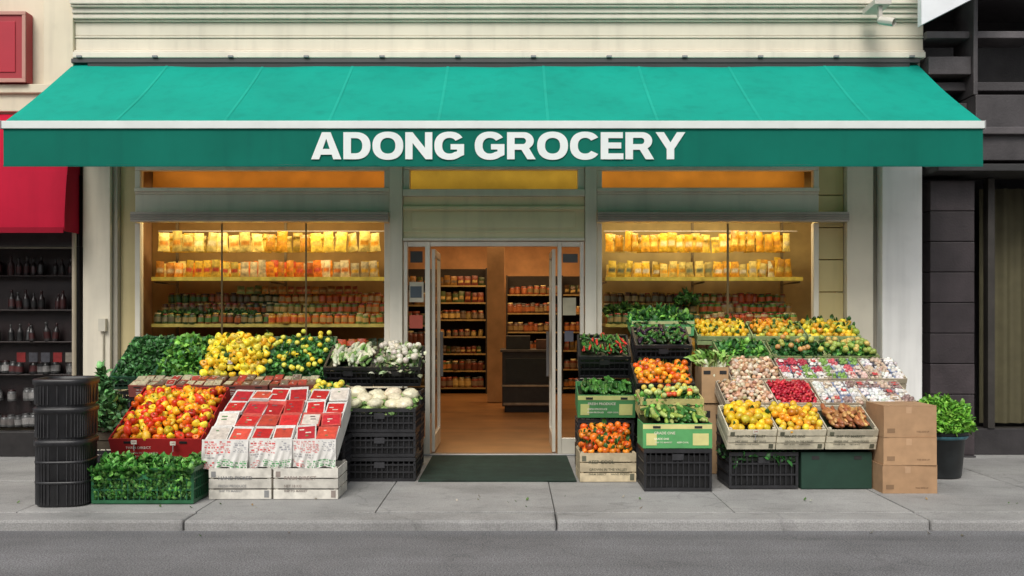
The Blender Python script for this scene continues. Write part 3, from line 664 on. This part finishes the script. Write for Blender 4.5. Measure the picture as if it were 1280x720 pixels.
# ------------------------------------------------------------------ LEFT display
dg1=[(.03,.12,.025),(.04,.16,.035),(.02,.08,.02)]; lg=[(.12,.34,.04),(.20,.44,.07),(.07,.24,.04)]
GC=(.012,.05,.025)
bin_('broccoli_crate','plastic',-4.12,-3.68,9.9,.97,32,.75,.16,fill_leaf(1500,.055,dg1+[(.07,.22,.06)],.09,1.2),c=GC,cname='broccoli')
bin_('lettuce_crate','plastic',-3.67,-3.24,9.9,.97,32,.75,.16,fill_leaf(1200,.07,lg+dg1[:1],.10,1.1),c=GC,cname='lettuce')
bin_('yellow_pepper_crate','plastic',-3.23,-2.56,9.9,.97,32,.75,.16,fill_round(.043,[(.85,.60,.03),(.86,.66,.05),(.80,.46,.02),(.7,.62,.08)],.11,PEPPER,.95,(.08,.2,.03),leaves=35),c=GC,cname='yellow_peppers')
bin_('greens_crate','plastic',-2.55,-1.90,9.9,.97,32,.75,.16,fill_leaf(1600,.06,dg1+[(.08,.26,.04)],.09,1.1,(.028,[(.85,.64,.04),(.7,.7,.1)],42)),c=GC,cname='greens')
for i in range(5):
    for j in range(3):
        bin_('plastic_crate','plastic',-4.1+i*.44,-3.68+i*.44,10.1,.265+j*.27,0,.45,.26)
for i in range(4): bin_('snack_box','carton',-3.82+i*.47,-3.37+i*.47,9.62,.90,14,.3,.12,fill_packs(5,2,[(.5,.4,.3),(.3,.05,.04),(.2,.1,.05)],[(.4,.03,.03),(.5,.45,.3),(.15,.1,.08)]),c=(.2,.05,.04))
bin_('tomato_carton','carton',-3.64,-2.80,8.72,.485,26,.92,.24,fill_round(.040,[(.75,.05,.015),(.80,.14,.01),(.85,.50,.02),(.84,.28,.01),(.72,.04,.01),(.86,.62,.04),(.84,.44,.02)],.06,PEPPER,.85,(.1,.22,.04)),c=(.50,.02,.02),tc=(.75,.7,.6),cname='tomatoes_and_peppers')
for j in range(2): bin_('plastic_crate','plastic',-3.6,-2.85,9.2+.0*j,.22+j*.225,0,.4,.215)
bin_('plastic_crate','plastic',-3.58,-2.82,8.75,.2,0,.4,.2)
def lett(mb,w,d,h):
    G=[(.05,.22,.03),(.10,.34,.05),(.2,.45,.10),(.03,.13,.02)]
    # separate bunches of leaves heaped above the rim
    B=np.array([(random.uniform(-w/2+.05,w/2-.05),random.uniform(.03,d-.03),h-.03+random.uniform(0,.05)) for _ in range(26)])
    k=95; n=len(B)*k; Q=B[np.repeat(np.arange(len(B)),k)]+rng.normal(0,.026,(n,3))*[1,1,.6]
    sh=np.repeat(rng.uniform(.65,1.25,len(B)),k)[:,None]
    mb.scatter(LEAF,rot(rng.normal(0,.8,n),0,rng.uniform(0,6.28,n),.055*rng.uniform(.6,1.4,n)),Q,pal(G,n,.18)*sh,1)
    # leaves behind and poking through the lattice
    n=1300; P=np.stack([rng.uniform(-w/2+.02,w/2-.02,n),rng.uniform(.005,.025,n),rng.uniform(.03,h-.02,n)],1)
    lump=np.sin(P[:,0]*26+1)*np.sin(P[:,2]*24)
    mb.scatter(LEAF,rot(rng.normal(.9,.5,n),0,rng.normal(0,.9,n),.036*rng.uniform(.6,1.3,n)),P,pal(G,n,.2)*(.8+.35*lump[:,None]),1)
    n=160; P=np.stack([rng.uniform(-w/2,w/2,n),rng.uniform(-.03,.0,n),h-.01-rng.exponential(.03,n)],1)
    mb.scatter(LEAF,rot(rng.normal(1.6,.5,n),0,rng.normal(0,.6,n),.06*rng.uniform(.6,1.3,n)),P,pal(G,n,.2),1)
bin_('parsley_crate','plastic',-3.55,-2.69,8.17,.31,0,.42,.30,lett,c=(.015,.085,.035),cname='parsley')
redp=fill_packs(2,4,[(.74,.72,.68),(.70,.66,.60),(.6,.1,.08)],[(.60,.03,.03),(.62,.08,.05),(.50,.02,.02),(.55,.03,.04),(.68,.60,.52)],hh=.03)
def blockprint(W,H):
    C=np.tile(np.array((.72,.70,.66)),(H,W,1))
    def rows(r0,r1,c0,c1,col,fill):
        r=r0
        while r<r1:
            hgt=random.choice((1,1,2)); x=c0+random.randint(0,2)
            while x<c1:
                L=random.randint(1,5)
                if random.random()<fill: C[r:r+hgt,x:min(c1,x+L)]=np.array(col)*random.uniform(.8,1.15)
                x+=L+random.randint(1,2)
            r+=hgt+1
    rows(3,H//2,3,int(W*.62),(.58,.04,.04),.75); rows(3,H//2-2,int(W*.68),W-3,(.3,.3,.32),.6)
    rows(H//2+1,int(H*.68),4,int(W*.5),(.35,.33,.33),.6); rows(int(H*.72),H-1,int(W*.35),W-1,(.10,.34,.13),.85); rows(int(H*.75),H-1,1,int(W*.3),(.58,.05,.05),.5)
    return C
for i,(a,b) in enumerate(((-2.70,-2.31),(-2.30,-1.93),(-1.92,-1.55))):
    o=bin_('berry_carton','carton',a,b,8.48+.012*i,.50,25,.9,.2,redp,c=(.70,.68,.64),txt=None,band=(.55,.04,.04),cname='berry_packs')
    mb=MB();V=[];F=[];C=[]; nu,nv=64,38; BP=blockprint(nu+1,nv+1)
    for j in range(nv+1):
        for k_ in range(nu+1):
            u=k_/nu;v=j/nv; x=a-.008+(b-a+.016)*u
            V.append((x,8.455+.012*i-.02*v+.018*v*math.sin(u*17+i)+.01*math.sin(u*41+v*9)*v,.515-.25*v-.012*math.sin(u*9+i*2)*v))
            C.append(BP[j,k_])
    for j in range(nv):
        for k_ in range(nu): q=j*(nu+1)+k_; F.append((q,q+nu+1,q+nu+2,q+1))
    mb.add(V,F,np.array(C),0,True); mb.build('paper_wrap',M_card,o)
bin_('white_crate','wood',-2.63,-2.09,8.4,.27,0,.45,.265,c=(.66,.63,.56),tc=(.25,.25,.25)); bin_('white_crate','wood',-2.07,-1.51,8.4,.27,0,.45,.265,c=(.66,.63,.56),tc=(.3,.25,.22))
for x in (-2.6,-2.05):
    for j in range(2): bin_('plastic_crate','plastic',x,x+.5,8.95,.23+j*.235,0,.42,.225)
for j in range(3): bin_('cauliflower_crate' if j==2 else 'plastic_crate','plastic',-1.62,-.93,9.3,.232+j*.236,0,.5,.23,fill_caul if j==2 else None,ctilt=14,cname='cauliflowers')
bin_('leek_crate','plastic',-1.92,-1.43,9.85,1.07,24,.5,.22,fill_cuke(90,.09,[(.55,.58,.4),(.65,.64,.5),(.2,.35,.1)],.05,1.2),cname='leeks')
bin_('garlic_crate','plastic',-1.42,-.94,9.85,1.07,24,.5,.22,fill_leaf(500,.07,[(.3,.36,.18),(.5,.5,.36),(.12,.24,.06)],.07,1.0,(.035,[(.66,.62,.5)],34)),cname='garlic')
for x in (-1.92,-1.42):
    for j in range(3): bin_('plastic_crate','plastic',x,x+.48,9.95,.27+j*.275,0,.4,.265)
bin_('squash_crate','wood',-1.98,-1.63,9.3,.74,20,.45,.2,fill_leaf(500,.06,lg+dg1,.06,1,(.032,[(.78,.58,.05),(.6,.6,.1)],26)),c=(.4,.3,.15),txt=None,cname='squash')
bin_('plastic_crate','plastic',-1.98,-1.65,9.36,.5,0,.4,.46)
bin_('herb_crate','wood',-4.05,-3.68,8.95,.60,10,.4,.25,fill_leaf(1400,.08,[(.08,.22,.07),(.15,.34,.12),(.05,.13,.04)],.30,.7),c=(.15,.12,.08),txt=None,cname='herbs')
bin_('plastic_crate','plastic',-4.05,-3.7,9.0,.34,0,.4,.33)
def sqring(r,z,seg=64,e=.55):
    a=np.linspace(0,2*np.pi,seg,endpoint=False); c,s=np.cos(a),np.sin(a)
    return np.stack([r*np.sign(c)*abs(c)**e,r*np.sign(s)*abs(s)**e,np.full(seg,z)],1)
mb=MB(); rings=[]; z=.004; HS=[.56,.27,.235]
for k,H in enumerate(HS):
    b0=.208+.004*k
    rings+=[(b0-.01,z),(b0,z+.012),(b0+.010,z+H-.055),(b0+.020,z+H-.05),(b0+.024,z+H-.012),(b0+.014,z+H-.004),(b0-.006,z+H)]; z+=H+.002
rings+=[(.195,z-.01),(.19,z-.12),(0.001,z-.12)]
V=np.concatenate([sqring(r,zz_) for r,zz_ in rings]); nseg=64
F=[(i*nseg+j,i*nseg+(j+1)%nseg,(i+1)*nseg+(j+1)%nseg,(i+1)*nseg+j) for i in range(len(rings)-1) for j in range(nseg)]
mb.M=np.array(Matrix.Translation((-3.79,8.24,0))@Matrix.Rotation(.1,4,'Z'))
mb.add(V,F,(.018,.018,.02),0,True)
z=.004; R44=sqring(1,0,44)
for k,H in enumerate(HS):
    b0=.211+.004*k
    for q in range(44):
        x,y=R44[q,0]*(b0+.004),R44[q,1]*(b0+.004)
        mb.box(x-.004,x+.004,y-.004,y+.004,z+.02,z+H-.057,(.03,.03,.032))
    if k==0:
        for zr in (.19,.36): 
            W=np.concatenate([sqring(.214,z+zr),sqring(.223,z+zr+.004),sqring(.223,z+zr+.02),sqring(.214,z+zr+.024)])
            mb.add(W,[(i*64+j,i*64+(j+1)%64,(i+1)*64+(j+1)%64,(i+1)*64+j) for i in range(3) for j in range(64)],(.022,.022,.024),0,True)
    z+=H+.002
mb.build('black_storage_tubs',M_plast)

# ------------------------------------------------------------------ RIGHT display
og=[(.82,.26,.02),(.76,.16,.015),(.84,.36,.02)]
bin_('persimmon_crate','wood',.65,1.19,9.27,.28,0,.48,.275,fill_round(.037,[(.78,.18,.015),(.72,.10,.01),(.82,.26,.02)],.03,FRUIT,.85,(.03,.07,.02),leaves=60),ctilt=26,c=(.6,.5,.33),cname='persimmons')
bin_('vegetable_carton','carton',.66,1.24,9.70,.80,14,.45,.24,fill_cuke(70,.09,[(.05,.17,.03),(.10,.28,.05),(.03,.1,.02)],.05,1.1),c=(.06,.24,.08),tc=(.7,.7,.6),band=(.5,.55,.2),cname='cucumbers')
for j in range(2): bin_('plastic_crate','plastic',.67,1.23,9.8,.27+j*.275,0,.4,.265)
bin_('chili_crate','plastic',.70,1.24,10.1,1.17,26,.5,.26,fill_cuke(110,.06,[(.04,.15,.02),(.06,.2,.03),(.03,.09,.02),(.03,.12,.02),(.5,.03,.02)],.05,1.0),cname='chilies')
bin_('plastic_crate','plastic',.70,1.24,10.25,.9,0,.4,.3)
bin_('plastic_crate','plastic',1.2,1.81,8.78,.385,0,.5,.38)
bin_('zucchini_carton','carton',1.19,1.82,8.80,.615,0,.4,.225,fill_cuke(70,.10,[(.06,.2,.04),(.3,.44,.08),(.4,.48,.14),(.03,.11,.02)],.04,1.0),ctilt=16,c=(.10,.36,.12),tc=(.78,.78,.6),band=(.66,.62,.25),cname='zucchini')
bin_('squash_crate','wood',1.21,1.81,9.12,.81,8,.4,.2,fill_leaf(500,.05,lg+dg1,.04,1,(.028,[(.7,.1,.03),(.78,.64,.1),(.5,.6,.2)],50)),c=(.60,.52,.2),tc=(.1,.3,.08),cname='mixed_vegetables')
bin_('plastic_crate','plastic',1.24,1.8,9.2,.6,0,.35,.25); bin_('plastic_crate','plastic',1.24,1.8,9.3,.34,0,.35,.33)
bin_('tangerine_crate','plastic',1.22,1.79,9.47,.93,22,.48,.2,fill_round(.036,og+[(.75,.10,.01)],.05,FRUIT,.85,(.05,.12,.02),leaves=20),cname='tangerines')
bin_('eggplant_crate','plastic',1.28,1.86,10.0,1.29,24,.45,.24,fill_cuke(90,.07,[(.03,.07,.02),(.04,.14,.03),(.03,.01,.03),(.06,.2,.03)],.05,1.3),cname='eggplants')
for j in range(3): bin_('plastic_crate','plastic',1.28,1.84,10.05,.33+j*.335,0,.4,.325)
bin_('leek_box','carton',1.90,2.17,9.7,1.08,0,.3,.36,fill_bundle(130,.19,[(.14,.32,.05),(.24,.44,.08),(.45,.55,.2)],[(.74,.74,.55)]),c=(.46,.29,.15),txt=None,cname='leeks')
bin_('cardboard_box','carton',1.90,2.17,9.72,.71,0,.3,.7,c=(.44,.28,.15),txt=None)
bin_('cabbage_carton','carton',1.30,1.98,10.5,1.54,14,.4,.17,fill_leaf(700,.07,lg+dg1,.08,1),c=(.12,.42,.16),band=(.6,.62,.3),cname='cabbages')
bin_('cardboard_box','carton',1.32,1.96,10.56,1.36,0,.36,.5,c=(.3,.2,.1),txt=None)
for i in range(3):
    bin_('lemon_tray','wood',2.02+i*.6,2.60+i*.6,10.52,1.37,22,.42,.1,fill_round(.036,[[(.85,.55,.03),(.82,.64,.06),(.8,.4,.02)],[(.82,.44,.03),(.78,.30,.02),(.55,.55,.08)],[(.85,.66,.05),(.8,.48,.03),(.4,.48,.06)]][i],.04,FRUIT,.9,leaves=40),c=(.35,.45,.2),txt=None,cname='lemons')
    bin_('herb_tray','wood',2.18+i*.56,2.73+i*.56,10.12,1.17,22,.42,.11,[fill_leaf(700,.06,lg+dg1,.04,1),fill_leaf(700,.055,dg1,.04,1.1,(.03,[(.6,.3,.1),(.5,.5,.1)],16)),fill_leaf(600,.05,lg+dg1,.04,1,(.03,[(.6,.45,.12),(.3,.4,.08)],40))][i],c=(.3,.35,.15),txt=None,cname='herbs')
mush=lambda cols,r=.027:fill_round(r,cols,.04,FRUIT,.75)
gar=[(.68,.54,.4),(.6,.40,.26),(.72,.60,.45),(.5,.28,.16)]; chr_=[(.5,.02,.04),(.42,.01,.03),(.6,.06,.06)]
pcol=[(.6,.12,.14),(.72,.68,.64),(.7,.5,.44),(.45,.04,.07),(.72,.70,.66),(.2,.35,.08)]; pwh=[(.74,.72,.68),(.55,.42,.32),(.74,.72,.70),(.3,.2,.18)]
for (a,b,c1,nm) in ((2.19,2.71,mush(gar),'garlic_tray'),(2.72,3.16,fill_punnets(4,3,pcol,.019),'radish_tray'),(3.17,3.58,fill_punnets(4,3,pcol,.02),'mushroom_tray'),(3.59,3.95,fill_punnets(3,3,pwh,.022),'mushroom_tray')):
    bin_(nm,'wood',a,b,9.67,.965,23,.47,.12,c1,c=(.55,.46,.34),txt=None,cname='produce')
for (a,b,c1,nm) in ((2.03,2.50,mush(gar,.025),'shallot_tray'),(2.52,2.94,mush(chr_,.02),'cherry_tray'),(2.95,3.38,fill_punnets(4,3,pwh,.02),'mushroom_tray'),(3.39,3.86,fill_punnets(4,3,pwh,.021),'mushroom_tray')):
    bin_(nm,'wood',a,b,9.2,.765,23,.47,.13,c1,c=(.55,.46,.34),txt=None,cname='produce')
bin_('mango_carton','wood',1.96,2.40,8.76,.56,23,.47,.2,fill_round(.042,[(.84,.54,.02),(.82,.44,.02),(.84,.6,.04)],.05,FRUIT,.9,leaves=8),c=(.66,.60,.45),cname='mangoes')
bin_('apricot_carton','wood',2.41,2.85,8.76,.56,23,.47,.2,fill_round(.036,[(.84,.46,.03),(.8,.54,.04),(.78,.32,.02)],.03,FRUIT,.9),c=(.66,.60,.45),cname='apricots')
bin_('sweet_potato_carton','wood',2.86,3.32,8.76,.56,23,.47,.2,fill_cuke(80,.06,[(.5,.22,.08),(.6,.35,.12),(.35,.12,.05)],.04,1.6),c=(.66,.60,.45),cname='sweet_potatoes')
bin_('greens_crate','plastic',2.0,2.63,8.9,.34,0,.5,.335,fill_leaf(500,.07,dg1,.0,1),cname='greens')
bin_('green_box','carton',2.66,3.31,8.9,.34,0,.5,.335,c=(.012,.045,.028),txt=None)
for i,x in enumerate((2.05,2.6,3.15)):
    for j in range(2): bin_('plastic_crate','plastic',x,x+.52,9.5,.3+j*.305,0,.45,.295)
for i,x in enumerate((2.2,2.72,3.24)):
    for j in range(3): bin_('plastic_crate','plastic',x,x+.5,10.3,.32+j*.325,0,.45,.315)
zz=0
for i,hh in enumerate((.255,.25,.285)):
    mb=MB(); mb.M=np.array(Matrix.Translation((3.57,8.88,0))@Matrix.Rotation(random.gauss(0,.03),4,'Z')@Matrix.Translation((-3.57,-8.88,0)))
    a,b=3.33+random.uniform(-.01,.01),3.81+random.uniform(-.01,.01); c=np.array((.43,.26,.14))*random.uniform(.92,1.08); y0=8.67+random.uniform(-.01,.01)
    mb.box(a,b,y0,y0+.42,zz+.002,zz+hh-.003,c); mb.box(a-.001,b+.001,y0-.002,y0+.2,zz+hh-.0029,zz+hh,c*1.05); mb.box(a-.001,b+.001,y0+.205,y0+.422,zz+hh-.0029,zz+hh,c)
    mb.box(a+.2,a+.25,y0-.0015,y0-.0002,zz+hh-.07,zz+hh-.01,c*1.12+.03)
    mb.box(a+.03,a+.10,y0-.002,y0-.0002,zz+.04,zz+.08,c*.6); text(mb,'THIS SIDE UP',a+.35,y0-.002,zz+.05,.02,c*.5)
    mb.build('cardboard_box',M_card,bevel=.004); zz+=hh
mb=MB(); mb.lathe([(0,.002),(.19,.002),(.2,.02),(.235,.40),(.255,.405),(.26,.47),(.255,.475),(.24,.475),(.235,.42),(0,.42)],4.25,9.62,(.018,.022,.024),0,40)
mb.lathe([(.243,.385),(.247,.385),(.262,.402),(.2625,.42)],4.25,9.62,(.05,.16,.2),0,40)
po=mb.build('potted_plant',M_plast)
mb=MB(); n=4200; th=rng.uniform(0,6.28,n); ph=np.arccos(rng.uniform(-.1,1,n)); rr=rng.uniform(.45,1,n)**.5
lump=1+.16*np.sin(th*5)*np.sin(ph*6)
P=np.stack([4.25+.31*rr*lump*np.sin(ph)*np.cos(th),9.62+.31*rr*lump*np.sin(ph)*np.sin(th),.48+.28*rr*lump*np.cos(ph)],1)
mb.scatter(LEAF,rot(rng.normal(0,.8,n),0,rng.uniform(0,6.28,n),.045*rng.uniform(.6,1.4,n)),P,pal([(.16,.42,.04),(.26,.55,.07),(.1,.3,.03)],n,.15),0)
mb.build('foliage',M_leaf,po)
def tag(x,y,z,s,w=.05,h=.035,c=(.62,.60,.5)):
    mb=MB(); mb.box(x-w/2,x+w/2,y,y+.003,z,z+h,c); mb.box(x-.003,x+.003,y+.004,y+.008,z-.06,z+h*.5,(.3,.3,.3)); text(mb,s,x,y-.0015,z+h/2,.022,(.3,.05,.05)); mb.build('price_tag',M_card)
for a in ((-3.4,8.70,.44,'2.99'),(-3.05,8.70,.43,'1.49'),(-2.9,9.95,1.1,'2.49'),(2.2,8.74,.53,'3.99'),(3.2,9.66,1.02,'3.25')): tag(*a)

# ------------------------------------------------------------------ light, world, camera
W=bpy.data.worlds.new('World'); S.world=W; W.use_nodes=True; t=W.node_tree; bg=t.nodes['Background']
sk=t.nodes.new('ShaderNodeTexSky'); sk.sky_type='NISHITA'; sk.sun_disc=False
el,az=math.radians(46),math.radians(194)
sk.sun_elevation=el; sk.sun_rotation=az; sk.dust_density=3; sk.air_density=1.0
hs=t.nodes.new('ShaderNodeHueSaturation'); hs.inputs['Saturation'].default_value=.2
t.links.new(sk.outputs[0],hs.inputs['Color']); t.links.new(hs.outputs[0],bg.inputs[0]); bg.inputs[1].default_value=.145
sl=bpy.data.lights.new('sun','SUN'); sl.energy=1.85; sl.angle=math.radians(24); sl.color=(1,.95,.87)
so=bpy.data.objects.new('sun',sl); COL.objects.link(so)
d=Vector((math.sin(az)*math.cos(el),math.cos(az)*math.cos(el),math.sin(el)))
so.rotation_euler=d.to_track_quat('Z','Y').to_euler()
cam=bpy.data.cameras.new('camera'); co=bpy.data.objects.new('camera',cam); COL.objects.link(co)
co.location=(0,0,1.6); co.rotation_euler=(math.pi/2,0,0); cam.sensor_width=36; cam.lens=36*1210/1280; cam.shift_y=34/1280; cam.clip_end=1000
S.camera=co
S.view_settings.view_transform='Standard'; S.view_settings.look='None'; S.view_settings.exposure=0
